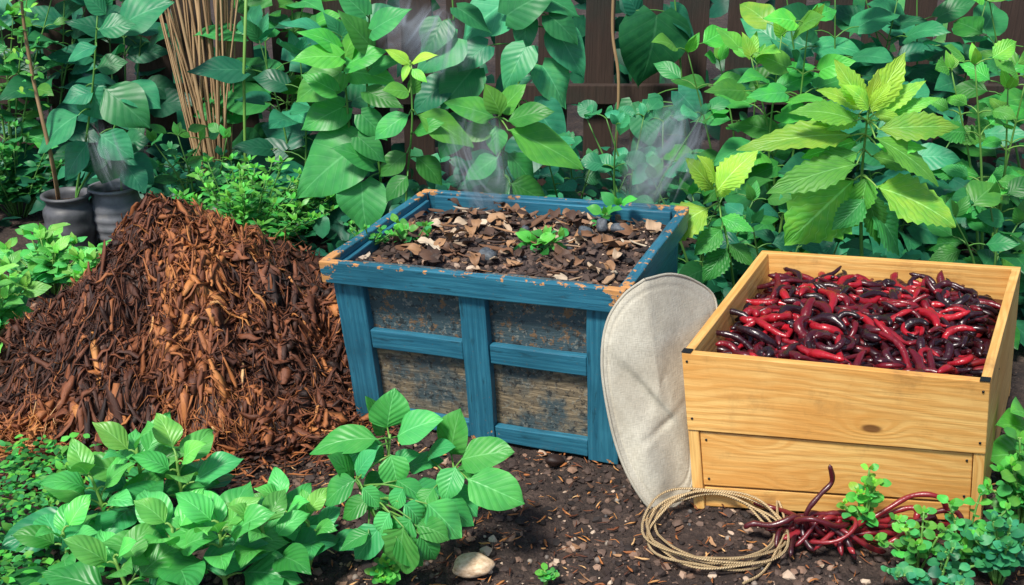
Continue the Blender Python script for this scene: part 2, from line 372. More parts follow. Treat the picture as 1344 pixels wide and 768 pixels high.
def strip(mb,x,y,L,w,ang,tint,lift=.0,hf=mh,curl=.3,lie=.006,tk=.5):
    pts=[];a=ang
    for k in range(5):
        pts.append(Vector((x,y,max(hf(x,y),gz(x,y)+.008)+lie+lift*(k/4)**1.5))); x+=math.cos(a)*L/4; y+=math.sin(a)*L/4; a+=U(-curl,curl)
    vs=[];uv=[];roll=U(-.8,.8); o1=U(0,20)
    jag=[U(.6,1.3) for _ in range(5)]
    for k,p in enumerate(pts):
        t=(pts[min(4,k+1)]-pts[max(0,k-1)]).normalized(); s=t.cross(Vector((0,0,1))).normalized(); nn=s.cross(t)
        s2=s*math.cos(roll)+nn*math.sin(roll); n2=nn*math.cos(roll)-s*math.sin(roll)
        ww=w*(.45,.95,1,.85,.3)[k]*.5*jag[k]
        vs+=[p+s2*ww,p+n2*ww*tk,p-s2*ww,p-n2*ww*tk*.6]; uv+=[(o1+k/4*L*8,0),(o1+k/4*L*8,.3),(o1+k/4*L*8,.6),(o1+k/4*L*8,.8)]
    fs=[(k*4+q,k*4+(q+1)%4,k*4+4+(q+1)%4,k*4+4+q) for k in range(4) for q in range(4)]+[(3,2,1,0),(16,17,18,19)]
    mb.add(vs,fs,uv,(tint,random.random()))
mb=MB(); k_=0
while k_<11500:
    r=random.random()**.58*1.08; a=U(0,6.283)
    if math.sin(a)>.5 and r>.4 and random.random()<.7: continue
    x=MC.x+RX*r*math.cos(a); y=MC.y+RY*r*math.sin(a)
    if mr(x,y)>1.08: continue
    k_+=1; big=random.random(); cu=.5
    zone=noise.noise(Vector((x*4,y*4,9))); chunky=noise.noise(Vector((x*6,y*6,21)))
    if chunky>.0: big=big**.5
    else: big*=.93
    if big<.58: L=U(.03,.13);w=U(.0010,.0038)
    elif big<.84: L=U(.02,.07);w=U(.006,.016)
    elif big<.975: L=U(.03,.075);w=U(.016,.030);cu=.15
    else: L=U(.05,.11);w=U(.026,.048);cu=.1
    tint=.10+.42*random.random()+.65*max(-.22,zone)+(.3 if random.random()<.10 else 0)
    strip(mb,x,y,L,w,a+U(-.9,.9) if random.random()<.40 else U(0,6.28),tint,U(-.004,.045) if big<.84 else U(-.01,.03),curl=cu,lie=U(.0,.02),tk=.35)
tag(mb.build('bark_shreds',MMUL,e),kind='stuff')
mb=MB()
for i in range(2200):
    a=U(3.2,6.6); r=U(.88,1.28); x=MC.x+RX*r*math.cos(a); y=MC.y+RY*r*math.sin(a)
    strip(mb,x,y,U(.015,.07),U(.002,.012),U(0,6.28),random.random()*.65,U(0,.01))
for i in range(1300):
    x=U(-.6,1.3); y=U(1.9,2.9)
    strip(mb,x,y,U(.01,.035),U(.002,.007),U(0,6.28),.2+random.random()*.8,0,lambda a,b:gz(a,b)+.004,lie=.003)
tag(mb.build('scattered_bark',MMUL),'fine bark litter scattered over the soil around the heap','bark litter',kind='stuff')
for k,(px,py,L,ang,tin,lab) in enumerate([
  (318,480,.11,-1.25,1.0,'pale straw coloured wood sliver standing out on the right of the mulch heap'),
  (122,440,.15,-1.2,.8,'long orange brown bark strip running down the left of the mulch heap'),
  (262,375,.12,-.3,.75,'orange brown bark piece high on the mulch heap near its peak'),
  (155,510,.12,-1.9,.55,'broad reddish bark strip low on the front of the mulch heap'),
  (180,545,.14,.6,.6,'slanting bark strip near the foot of the mulch heap'),
  (300,410,.10,-.7,.8,'rusty orange bark strip on the upper right flank of the mulch heap')]):
    d=ray(px,py); t=2.2
    while t<5 and (Vector((0,0,CAMH))+d*t).z>mh(d.x*t,d.y*t)+.008: t+=.004
    mb=MB(); strip(mb,d.x*t,d.y*t,L,(.012,.024,.036,.035,.022,.026)[k],ang,tin,.004,lie=.018,curl=.12,tk=.3)
    tag(mb.build('bark_sliver',MMUL),lab,'bark')

# ------------------------------------------------------------ box frames
def frame_map(B,T,H):
    def f(s,t,h):
        def bi(Q): return (Q[0]*(1-s)+Q[1]*s)*(1-t)+(Q[3]*(1-s)+Q[2]*s)*t
        b,tp=bi(B),bi(T); k=h/H; q=b*(1-k)+tp*k; return Vector((q.x,q.y,h))
    return f
def slab(mb,fm,W,Dp,a,b,ax,bev=.003,seg=14,wear=(0,0),jit=.0025,wl=.08,base=0.0):
    bm=bmesh.new()
    bmesh.ops.create_cube(bm,size=1)
    for v in bm.verts: v.co=Vector([(a[i]+(b[i]-a[i])*(v.co[i]+.5)) for i in range(3)])
    bmesh.ops.bevel(bm,geom=list(bm.edges),offset=bev,segments=2,affect='EDGES',profile=.5)
    L=b[ax]-a[ax]
    for k in range(1,seg):
        co=[0,0,0];no=[0,0,0];co[ax]=a[ax]+L*k/seg;no[ax]=1
        bmesh.ops.bisect_plane(bm,geom=list(bm.verts)+list(bm.edges)+list(bm.faces),plane_co=co,plane_no=no)
    if base>0:
        for dz in (.006,.014):
            bmesh.ops.bisect_plane(bm,geom=list(bm.verts)+list(bm.edges)+list(bm.faces),plane_co=(0,0,b[2]-dz),plane_no=(0,0,1))
    bm.verts.index_update(); o1,o2=U(0,9),U(0,9); vs=[];uv=[];cs=[]
    o=[i for i in range(3) if i!=ax]; sd=U(0,50)
    for v in bm.verts:
        p=v.co; l=p[ax]
        w=max(0,1-(l-a[ax])/wl)*wear[0]+max(0,1-(b[ax]-l)/wl)*wear[1]
        if base>0 and b[2]-p.z<.010: w+=base
        j=Vector((noise.noise(Vector((p.x*7+sd,p.y*7,p.z*7))),noise.noise(Vector((p.x*7,p.y*7+sd,p.z*7))),noise.noise(Vector((p.x*7,p.y*7,p.z*7+sd)))))*jit
        vs.append(fm(p.x/W,p.y/Dp,p.z)+j); uv.append((l+o1,p[o[0]]+p[o[1]]+o2)); cs.append((min(1,w),.5))
    mb.add(vs,[tuple(x.index for x in f.verts) for f in bm.faces],uv,cs); bm.free()

# ---- blue bin
H=.50
T=[G(430,340,H),G(815,377,H),G(896,272,H),G(560,250,H)]
for p in T: p.z=0
B0=G(468,550);B1=G(814,611)
dep=(T[3]-T[0]); dep2=(T[2]-T[1])
Bq=[B0,B1,B1+dep2*.95,B0+dep*.93]
fm=frame_map(Bq,T,H); W=.76; Dp=.63
bin_=thing('compost_bin','weathered blue wooden compost bin with worn rim corners, heaped with wood chips','compost bin',(0,2.9,0))
def part(name,mat,*slabs,parent=bin_,f=None,WW=None,DD=None,label=None):
    mb=MB()
    for s in slabs: slab(mb,f or fm,WW or W,DD or Dp,*s[:3],**(s[3] if len(s)>3 else {}))
    o=mb.build(name,mat,parent,smooth=False)
    if label:o['label']=label
    return o
part('rim',MBLUE,((-.015,-.02,H-.062),(W+.015,.004,H),0,dict(wear=(1,1),seg=28,base=.55)))
part('rim',MBLUE,((-.015,Dp-.004,H-.062),(W+.015,Dp+.02,H-.001),0,dict(wear=(1,1),seg=28,base=.45)))
part('rim',MBLUE,((-.02,.006,H-.063),(.006,Dp-.006,H-.002),1,dict(wear=(1,.7),seg=20,base=.45)))
part('rim',MBLUE,((W-.006,.006,H-.063),(W+.02,Dp-.006,H-.002),1,dict(wear=(1,.7),seg=20,base=.45)))
for (s,t) in ((0,0),(1,0),(1,1),(0,1)):
    a=0.004 if s==0 else W-.086; c=-.0 if t==0 else Dp-.03
    part('corner_post',MBLUE,((a,c,.0),(a+.08,c+.03,H-.064),2,dict(wear=(.4,0))))
part('centre_post',MBLUE,((W/2-.035,-.004,.0),(W/2+.035,.026,H-.064),2,dict(wear=(.4,0))))
for (x0,x1) in ((.087,W/2-.037),(W/2+.037,W-.088)):
    part('middle_rail',MBLUE,((x0,.002,.245),(x1,.026,.300),0,{}))
    part('bottom_rail',MBLUE,((x0,.002,.006),(x1,.026,.055),0,dict(wear=(.3,.3))))
    part('upper_panel',MPU,((x0-.01,.028,.28),(x1+.01,.040,H-.01),0,{}))
    part('lower_panel',MPL,((x0-.01,.0285,.02),(x1+.01,.0405,.27),0,{}))
for (s0,s1) in ((.0075,.02),(W-.02,W-.0075)):
    part('side_panel',MBLUE,((s0,.031,.02),(s1,Dp-.031,H-.02),1,{}))
    part('side_rail',MBLUE,((s0+(-.01 if s0<.1 else .013),.031,.24),(s0+(-.001 if s0<.1 else .022),Dp-.031,.30),1,{}))
part('back_panel',MBLUE,((.03,Dp-.02,.02),(W-.03,Dp-.006,H-.01),0,{}))
def insideb(s,t): return fm(s,t,H)
def ch(s,t): return .448+.030*math.sin(math.pi*min(1,max(0,s)))*math.sin(math.pi*min(1,max(0,t)))+.030*noise.noise(Vector((s*7,t*7,4)))
mb=MB(); n=50; vs=[]
for j in range(n+1):
    for i in range(n+1):
        s=.028+.944*i/n; t=.064+.90*j/n; p=insideb(s,t); p.z=ch(s,t)+.008*noise.noise(Vector((s*40,t*40,1))); vs.append(p)
mb.add(vs,[(j*(n+1)+i,j*(n+1)+i+1,(j+1)*(n+1)+i+1,(j+1)*(n+1)+i) for j in range(n) for i in range(n)])
for i in range(4200):
    s=U(.04,.96);t=U(.08,.94);p=insideb(s,t);r=.0025+.010*random.random()**4;blob(mb,(p.x,p.y,ch(s,t)+r*.4),r,random.random()**1.5)
tag(mb.build('compost',MCLOD,smooth=False),'dark crumbly compost filling the blue wooden bin','compost',kind='stuff')
def chip_mesh(L,w,th):
    bm=bmesh.new(); k=random.randint(6,10); top=[]
    for q in range(k):
        a=6.283*q/k+U(-.25,.25); r=U(.6,1.15); top.append(bm.verts.new((math.cos(a)*r*L/2,math.sin(a)*r*w/2,th/2+U(-.3,.3)*th)))
    f=bm.faces.new(top); r=bmesh.ops.extrude_face_region(bm,geom=[f])
    for v in r['geom']:
        if isinstance(v,bmesh.types.BMVert): v.co.z-=th; v.co.x*=.92
    cv=U(-.6,.6)
    for v in bm.verts: v.co.z+=.3*v.co.x*v.co.x/L*U(.7,1.3)+cv*v.co.y*v.co.y/w
    bmesh.ops.recalc_face_normals(bm,faces=bm.faces)
    bmesh.ops.bevel(bm,geom=list(bm.edges),offset=th*.2,segments=1,affect='EDGES')
    me=bpy.data.meshes.new('wood_chip'); bm.to_mesh(me); bm.free(); me.materials.append(MCHIP); return me
CH=[chip_mesh(U(.04,.12),U(.006,.030),U(.002,.005)) for _ in range(24)]
def put(name,me,loc,rot,sc,label,cat,group):
    o=bpy.data.objects.new(name,me); C.objects.link(o); o.location=loc;o.rotation_euler=rot;o.scale=(sc,)*3
    return tag(o,label,cat,group)
for i in range(260):
    s=U(.06,.94);t=U(.10,.93);p=insideb(s,t); z=ch(s,t)+U(.004,.018)
    put('wood_chip',random.choice(CH),(p.x,p.y,z),(U(-.6,.6),U(-.35,.35),U(0,6.28)),U(.35,1.0),'wood chip lying on the compost heaped in the blue bin','wood chip','wood chips on the compost in the blue bin')
SC=[]
for i in range(8):
    mb=MB(); L=U(.045,.08); leaf(mb,(-L/2,0,0),(1,0,U(0,.3)),(0,0,1),L,L*.6,'ovate',.5,U(.8,1.8),U(.3,.9),7,2,0,.14); o=mb.build('leaf_scrap',MCHIP); SC.append(o.data); bpy.data.objects.remove(o)
for i in range(100):
    s=U(.07,.93);t=U(.12,.92);p=insideb(s,t)
    put('leaf_scrap',random.choice(SC),(p.x,p.y,ch(s,t)+U(.014,.026)),(U(-.5,.5),U(-.5,.5),U(0,6.28)),U(.6,1.15),'curled dry leaf scrap on the compost in the blue bin','leaf','dry leaf scraps on the compost in the blue bin')
def stone_mesh(mat,n=3):
    bm=bmesh.new(); bmesh.ops.create_icosphere(bm,subdivisions=n,radius=1); sd=U(0,99)
    for v in bm.verts: v.co*=1+.25*noise.noise(v.co*1.1+Vector((sd,0,0)))+.05*noise.noise(v.co*4+Vector((sd,0,0)))
    me=bpy.data.meshes.new('stone'); bm.to_mesh(me); bm.free(); me.polygons.foreach_set('use_smooth',[True]*len(me.polygons)); me.materials.append(mat); return me
m=NT('dark_stone'); m.set(Base_Color=m.ramp(m.noise(m.co('Object'),3,4),[(.3,(.03,.035,.042)),(.7,(.11,.13,.15))]),Roughness=.6); MDS=m.m
SD=[stone_mesh(MDS) for _ in range(3)]
for px,py,r in ((640,335,.022),(768,308,.024),(790,296,.018),(812,300,.020),(690,300,.012),(745,325,.014)):
    p=G(px,py,.482); o=put('dark_stone',random.choice(SD),p,(U(0,1),U(0,1),U(0,6)),r,'dark blue grey stone half buried in the compost of the blue bin','stone','dark stones in the compost'); o.scale=(r*1.2,r,r*.75)

# ---- crate
CHh=.395
T2=[G(895,462,CHh),G(1300,501,CHh),G(1340,350,CHh),G(1000,328,CHh)]
for p in T2:p.z=0
b0=G(911,668); b1=G(1294,690); b1.x-=.012
d1=T2[3]-T2[0]; d2=T2[2]-T2[1]
B2=[b0,b1,b1+d2*.98,b0+d1*.98]
fc=frame_map(B2,T2,CHh); W2=.67; D2=.77
crate=thing('wooden_crate','honey coloured pine crate with dark screws, filled with glossy red worms','crate',(b0.x,b0.y,0))
def pc(name,a,b,ax,kw,mat=MPINE):
    kw=dict(kw); kw.setdefault('jit',.0008); part(name,mat,(a,b,ax,kw),parent=crate,f=fc,WW=W2,DD=D2)
th=.022
pc('front_board',(0,-.004,.205),(W2,th-.004,CHh),0,dict(bev=.002))
pc('front_board',(.026,.004,.062),(W2-.028,th,.199),0,dict(bev=.0025))
pc('bottom_rail',(.026,.008,.004),(W2-.028,th+.004,.056),0,dict(bev=.003))
for x,y in ((0,0),(W2-.026,0),(0,D2-.04),(W2-.026,D2-.04)):
    pc('corner_post',(x,y,0),(x+.025,y+.04,.203),2,dict(bev=.002))
for x in (0,W2-th):
    pc('side_board',(x,th-.002,.205),(x+th,D2-th,CHh-.001),1,dict(bev=.002))
    pc('side_board',(x+.001,.042,.0625),(x+th-.001,D2-.042,.2),1,dict(bev=.002))
    pc('side_board',(x+.002,.042,.006),(x+th-.002,D2-.042,.055),1,dict(bev=.002))
pc('back_board',(0,D2-th+.001,.206),(W2,D2,CHh-.0005),0,dict(bev=.002))
pc('back_board',(.026,D2-th,.062),(W2-.028,D2-.004,.2),0,dict(bev=.002))
pc('bottom_board',(.03,.03,.02),(W2-.03,D2-.03,.035),0,dict(bev=.002))
for (s,h,t) in ((.011,.375,-.006),(.013,.235,-.006),(W2-.013,.37,-.006),(W2-.013,.235,-.006),(.04,.18,.002),(W2-.04,.18,.002),(.04,.08,.002),(W2-.042,.08,.002)):
    mb=MB(); p=fc(s/W2,t/D2,h); q=fc(s/W2,(t+.006)/D2,h); tube(mb,[p,q],.0028,10); mb.build('screw',MBK,crate)
for s in (.0,W2-.022):
    pc('corner_plate',(s,-.006,CHh+.001),(s+.022,.018,CHh+.003),0,dict(bev=.0008,seg=2),mat=MBK)
def worm_pts(L,n=12,k=1.0):
    a=U(0,6.28);c=U(-2.8,2.8)*k;c2=U(-3.8,3.8)*k;p=Vector((0,0,0));P=[]
    for i in range(n):
        P.append(p.copy()); t=i/(n-1); p=p+Vector((math.cos(a),math.sin(a),.35*math.sin(t*5+c)))*L/n; a+=(c+c2*math.sin(t*4))/n
    cen=sum(P,Vector())/n; return [q-cen for q in P]
def worm_mesh(L,r,k=1.0,n=14):
    mb=MB(); P=worm_pts(L,n,k); R=[r*(.25+.75*min(1,math.sin(math.pi*min(1,(i+.6)/(n)))**.5))*U(.8,1.18) for i in range(n)]; R[0]=r*.3;R[-1]=r*.15
    tube(mb,P,R,9); o=mb.build('w',MW); me=o.data; bpy.data.objects.remove(o); return me
WM=[worm_mesh(U(.09,.17),U(.0065,.0125),U(.8,1.8)) for _ in range(34)]
def wh(s,t): return .325+.034*math.sin(math.pi*s)*math.sin(math.pi*min(1,max(0,t)))+.022*noise.noise(Vector((s*6,t*6,2)))
for i in range(300):
    s=U(.11,.89);t=U(.10,.9);p=fc(s,t,CHh)
    put('red_worm',random.choice(WM),(p.x,p.y,wh(s,t)+.002+.026*random.random()),(U(-.4,.4),U(-.4,.4),U(0,6.28)),U(.75,1.15),'glossy dark red worm tangled in the pile filling the pine crate','worm','worms filling the pine crate')
mb=MB()
for i in range(650):
    s=U(.08,.92);t=U(.08,.92);p=fc(s,t,CHh);z=wh(s,t)-.014+.014*random.random(); P=worm_pts(U(.07,.14),9); r=U(.007,.011); M_=Matrix.Rotation(U(0,6.28),3,'Z')
    e0=[Vector((p.x,p.y,z))+M_@q for q in P]
    tube(mb,e0,[r*.4]+[r]*7+[r*.3],6,(.3,random.random()))
n=12;vs=[]
for j in range(n+1):
    for i in range(n+1):
        p=fc(.04+.92*i/n,.035+.93*j/n,CHh);p.z=wh(.04+.92*i/n,j/n)-.015;vs.append(p)
mb.add(vs,[(j*(n+1)+i,j*(n+1)+i+1,(j+1)*(n+1)+i+1,(j+1)*(n+1)+i) for j in range(n) for i in range(n)])
m=NT('worm_mass'); tr,tg=m.tint(); m.set(Base_Color=m.ramp(tg,[(.1,(.01,.003,.005)),(.6,(.05,.005,.008)),(1,(.2,.01,.012))]),Roughness=.3,Coat_Weight=.2)
tag(mb.build('worm_mass',m.m),'deeper layer of dark red worms under the pile in the pine crate','worms',kind='stuff')
WP=[(1040,672),(1015,662),(1055,690),(1115,680),(1180,672),(1215,684),(1195,700),(1225,694),(1130,694),(1150,684),(1170,704),(1085,692)]
for i in range(28):
    mb=MB()
    if i<len(WP): px,py=WP[i]; L=U(.22,.38)
    else: px,py=random.gauss(1090,26),random.gauss(706,12); L=U(.16,.32)
    g0=G(px,min(py,735),.0); n=30; P=[];a=U(0,6.28) if i>=len(WP) else random.choice((0,3.14))+U(-.5,.5);c=random.choice((-1,1))*U(1.5,7);c2=U(-7,7);q=Vector((0,0,0)); lift=U(.006,.05)
    for k in range(n):
        t=k/(n-1); P.append(q+Vector((0,0,lift*math.sin(math.pi*t)*1.1+.006*math.sin(t*14+c)))); q=q+Vector((math.cos(a)*1.1,math.sin(a)*.75,0))*L/n; a+=(c+c2*math.sin(t*6))/n
    cen=sum(P,Vector())/n
    base=Vector((g0.x-cen.x,min(g0.y,2.21)-cen.y,.010+.025*random.random()))
    P=[base+x for x in P]; P=[Vector((p.x,p.y if p.y<2.2 else 2.2+(p.y-2.2)*.2,max(.004,p.z))) for p in P]
    r=U(.0048,.0074)
    tube(mb,P,[r*.4]+[r*U(.82,1.15) for _ in range(n-2)]+[r*.2],8)
    tag(mb.build('long_worm',MWT),'long dark red worm in the tangle on the soil before the pine crate','worm','worms tangled on the soil before the pine crate')
for pts,lab in (([G(1062,705,.02),D(1058,675,2.18),D(1076,650,2.19),D(1092,632,2.2),D(1089,610,2.2)],'red worm rising upright from the tangle against the pine crate front'),
                ([G(1095,715,.02),G(1130,690,.05),D(1165,668,2.2),D(1200,650,2.21),D(1236,655,2.2),G(1245,690,.02)],'red worm arching up to the right over the other loose worms'),
                ([G(1080,700,.02),G(1050,680,.04),G(1020,668,.02),G(996,662,.02),G(985,655,.02)],'red worm stretching out to the left towards the twine coil')):
    P=crom(pts,7); mb=MB(); tube(mb,P,[.0060*(1-.1*math.sin(i)) for i in range(len(P)-1)]+[.0015],8); tag(mb.build('long_worm',MWT),lab,'worm')

# ---- canvas lid
out=[(846,367),(880,360),(912,369),(938,392),(938,440),(924,500),(911,570),(908,635),(888,663),(862,673),(836,645),(814,600),(799,545),(790,480),(796,425),(818,388)]
def LY(px,py): return 2.325+ (672-py)/310*.175+max(0,px-855)*.0023*(.35+.65*(672-py)/310)
OP=crom([D(x,y,LY(x,y)-(.012 if x<840 else 0)) for x,y in out]+[D(846,367,LY(846,367))],5)[:-1]
cen=D(866,505,LY(866,505)); nn=Vector((-.15,-1,.32)).normalized()
lid=thing('canvas_lid','round cream canvas lid with piped edge leaning between blue bin and pine crate','lid',(cen.x,cen.y,0))
mb=MB(); R_=48; K=len(OP); vs=[];uv=[]
for i in range(R_+1):
    t=i/R_
    for k in range(K):
        p=cen.lerp(OP[k],t); q=(p-cen)
        f=.006*(1-t**2); edge=1-t**10
        lo_=max(0,min(1,(.06-q.z)/.2)); sx_=q.x+.30*q.z
        f+=.010*math.sin(sx_*55+1.2*math.sin(q.z*9)+.6)*lo_*edge*min(1,t*3)
        l=q.z+.015+1.15*(q.x+.02)+1.5*(q.x+.02)**2
        s_=1/(1+math.exp(-l/.004)); f+=.013*s_*edge
        l2=q.z+.10-.55*q.x; f+=-.006*math.exp(-(l2/.010)**2)*edge*(1 if q.x>-.04 else .4)
        f-=.004*math.exp(-((t-.90)/.012)**2)
        f+=.007*noise.noise(p*7)*edge+.002*noise.noise(p*28)*edge
        vs.append(p+nn*f); uv.append((p.x,p.z))
fs=[(i*K+k,i*K+(k+1)%K,(i+1)*K+(k+1)%K,(i+1)*K+k) for i in range(R_) for k in range(K)]
mb.add(vs,fs,uv); o=mb.build('canvas',MCAN,lid); s=o.modifiers.new('s','SOLIDIFY'); s.thickness=.005; s.offset=-1
mb=MB(); tube(mb,OP+[OP[0]],.0036,8,caps=False); mb.build('piping',MCAN,lid)

# ---- twine coil
cc=G(937,706,.0)
mb=MB(); P=[]; loops=6
for k in range(loops*48):
    a=6.283*k/48; l=k/48
    r=.148+.013*math.sin(l*2.3)+.008*math.sin(a*2+l*.7)+.0035*math.sin(a*5+l*3)
    ox=.008*math.sin(l*1.9); oy=.008*math.cos(l*2.6)
    y=math.sin(a)*(r*.97)+oy
    z=.009+.0055*(l%4)+ .006*math.sin(a*3+l*2)+ max(0,math.sin(a))*.040*(.8+.2*math.sin(l*2))
    P.append(Vector((cc.x+ox+math.cos(a)*r,cc.y-.005+y*.86,z)))
P+=crom([P[-1],G(1020,655,.03),G(1031,692,.02),G(1018,725,.02),G(1000,752,.012),G(975,766,.01)],8)[1:]
tube(mb,P,.0029,7); tag(mb.build('twine_coil',MTW),'coil of natural tan twine lying on the soil before the pine crate','twine')
o=put('stone',stone_mesh(MSTONE,4),G(622,742,.024),(0,0,.1),1,'large smooth tan stone on the soil at the bottom of the photo','stone',None); o.scale=(.044,.032,.022)
PB=[stone_mesh(MPEB,2) for _ in range(6)]
for i in range(45):
    x=U(-.45,.75);y=U(1.95,2.5);r=U(.003,.008)
    put('pebble',random.choice(PB),(x,y,gz(x,y)+r*.5),(U(0,3),U(0,3),U(0,3)),r,'small pebble lying on the dark soil','pebble','small pebbles on the soil')
for i in range(110):
    x=U(-.5,1.1);y=U(1.95,2.6)
    put('bark_chip',random.choice(CH),(x,y,gz(x,y)+.006),(U(-.4,.4),U(-.4,.4),U(0,6.28)),U(.12,.45),'small chip of bark lying on the dark soil','bark chip','bark chips on the soil')
p=G(728,604,.015); o=put('soil_clod',stone_mesh(MMUL,3),p,(0,0,0),.02,'rust brown clod on the soil at the foot of the blue bin','clod',None); o.scale=(.025,.018,.016)
# ---- pots
def lathe(mb,c,prof_,n=40):
    vs=[];fs=[]
    for (r,z) in prof_:
        for k in range(n): a=6.283*k/n; vs.append(Vector((c.x+r*math.cos(a),c.y+r*math.sin(a),z)))
    for i in range(len(prof_)-1):
        for k in range(n): fs.append((i*n+k,i*n+(k+1)%n,(i+1)*n+(k+1)%n,(i+1)*n+k))
    mb.add(vs,fs)
def pot(px,py,w,h,mat,label,rings):
    c=G(px,py); t=thing('plant_pot',label,'pot',c); mb=MB()
    P=[(0,.002),(w*.30,.0)]
    for i in range(25):
        z=i/24; r=w*(.31+.19*math.sin(math.pi*(.12+.72*z)))
        if z>.8: r=w*(.31+.19*math.sin(math.pi*(.12+.72*.8)))-w*.05*math.sin((z-.8)/.2*math.pi)
        r+=.003*math.sin(z*rings*6.28); P.append((r,z*h))
    R=P[-1][0]; P+=[(R+.006,h+.004),(R+.004,h+.012),(R-.008,h+.012),(R-.014,h-.01),(R-.016,h-.04)]
    lathe(mb,c,P); mb.build('pot_body',mat,t)
    mb=MB(); lathe(mb,c,[(R-.012,h-.028),(R*.5,h-.02),(0.001,h-.018)],24); mb.build('pot_soil',MSOIL,t); return c
pa=pot(98,328,.19,.215,MCLAY,'dark round clay pot, left of the two pots behind the mulch heap',3)
pb=pot(160,320,.20,.225,MCLAY2,'grey ribbed clay pot, right of the two pots behind the mulch heap',6)

# ---- fence
FY=4.95
fe=thing('wooden_fence','dark brown wooden picket fence behind the garden plants','fence',(0,FY,0))
idm=lambda s,t,h: Vector((s,t,h))
x=-3.4
while x<3.6:
    w=U(.11,.14)
    mb=MB(); slab(mb,idm,1,1,(x,FY-.012,0),(x+w,FY+.012,1.35+U(-.02,.02)),2,bev=.003,seg=6); mb.build('picket',MF,fe,smooth=False); x+=w+U(.045,.085)
for z in (.40,1.1):
    mb=MB(); slab(mb,idm,1,1,(-3.4,FY-.06,z),(3.6,FY-.015,z+.085),0,bev=.004,seg=20); mb.build('rail',MF,fe,smooth=False)
mb=MB()
for i in range(2200):
    x=U(-4,4.6);y=U(5.3,7.0);z=U(0,2.4)
    leaf(mb,(x,y,z),(U(-1,1),U(-.5,.5),U(-1,.5)),(U(-.4,.4),-1,U(0,1)),U(.1,.2),U(.06,.13),'ovate',U(.0,.5)+(.4 if x>1.6 else 0),.5,.15,4,1)
tag(mb.build('hedge_foliage',MTS),'shaded mass of leaves beyond the dark fence','foliage',kind='stuff')
# ------------------------------------------------------------ understory
def blocked(x,y):
    if (x-MC.x)**2/RX**2+(y-MC.y)**2/RY**2<1.1: return True
    if y<4.45 and -2.1<x<-1.15 : return True
    if y<3.5 and -.6<x<.62: return True
    if y<3.15 and x>.4: return True
    return False
mb=MB(); k=0
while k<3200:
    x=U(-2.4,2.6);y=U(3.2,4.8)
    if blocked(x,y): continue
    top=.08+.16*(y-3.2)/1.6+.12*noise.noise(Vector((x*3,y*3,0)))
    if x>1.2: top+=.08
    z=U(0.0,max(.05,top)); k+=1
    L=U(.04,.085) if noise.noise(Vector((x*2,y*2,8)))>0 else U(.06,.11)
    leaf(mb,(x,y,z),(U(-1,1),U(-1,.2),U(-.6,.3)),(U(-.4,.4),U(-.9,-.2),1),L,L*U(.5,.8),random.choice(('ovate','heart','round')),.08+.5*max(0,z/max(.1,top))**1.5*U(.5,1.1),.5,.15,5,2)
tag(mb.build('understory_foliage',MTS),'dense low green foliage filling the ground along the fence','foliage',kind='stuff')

# ------------------------------------------------------------ plants, explicit
def explant(name,label,cat,Y,stems,leaves,lm,kind='ovate',r0=.007,serr=0,puck=0,tb=.0,jit=.12):
    p0=D(*stems[0][0],Y); pl=Plant(name,label,cat,(p0.x,p0.y,0))
    SP=[]
    for s in stems:
        pts=[D(a,b,Y) for a,b in s]; pts=[Vector((pts[0].x,Y,0))]+([pts[0]] if pts[0].z>.03 else [])+pts[1:]
        SP+=pl.stem(pts,r0,.003,.5)
    for L in leaves:
        bx,by,tx,ty,wr,ti=L[:6]
        dyb=U(-jit,jit*.3); b=D(bx,by,Y+dyb); t=D(tx,ty,Y+dyb-U(.0,.06))
        node=min(SP,key=lambda q:(q-b).length+ (0.5 if q.z>b.z+.02 else 0))
        pl.ex(b,t,wr,kind,ti+tb,node,U(.3,.7),True,serr,puck)
    return pl
pl=explant('leafy_plant','tall plant with broad drooping leaves growing behind the left corner of the blue bin','plant',3.75,[[(470,330),(464,240),(456,140),(450,75)],[(470,330),(500,250),(482,120),(486,0)]],
 [(472,190,388,252,.85,.5),(470,180,505,212,.7,.4),(452,140,396,170,.75,.55),(448,95,384,130,.75,.6),(455,85,504,60,.65,.6),(452,78,468,34,.6,.68),(446,75,384,72,.6,.72),(462,95,520,102,.65,.65),(445,62,396,36,.6,.65),(474,150,508,182,.75,.45),(475,240,476,308,.95,.5),(490,215,440,190,.6,.45),(482,120,524,142,.6,.45),(486,60,446,18,.65,.5),(488,40,534,15,.65,.5),(487,90,524,75,.6,.5),(440,120,396,98,.65,.55),(465,215,420,175,.7,.4),(480,20,440,-15,.7,.45)],ML,'heart')
pl.done(ML,MST)
pl=explant('leafy_plant','slender young plant with bright yellow green tip behind the blue bin','plant',3.65,[[(532,330),(534,240),(541,160),(538,80)]],
 [(539,86,510,62,.45,.95),(539,84,570,68,.45,1.0),(540,90,558,108,.5,.85),(538,84,526,104,.5,.9),(538,122,506,116,.7,.7),(540,125,550,98,.6,.65),(538,150,490,180,.65,.55),(545,150,622,186,.55,.65),(542,175,578,160,.55,.55),(535,200,498,230,.65,.5),(545,205,584,238,.65,.45),(536,230,505,262,.7,.4)],ML,'ovate',.005)
pl.done(ML,MST)
pl=explant('leafy_plant','green plant with one large pointed leaf over the middle of the blue bin','plant',3.7,[[(668,330),(662,230),(655,155)]],
 [(655,150,686,112,.75,.65),(650,155,588,132,.6,.6),(650,165,655,202,.75,.55),(664,170,766,216,.55,.65),(648,165,608,180,.75,.6),(658,152,640,112,.65,.7),(665,200,704,242,.7,.45),(655,205,612,237,.7,.45),(665,160,722,140,.6,.5),(670,235,630,270,.7,.4),(668,240,720,262,.7,.4)],ML,'ovate',.005)
pl.done(ML,MST)
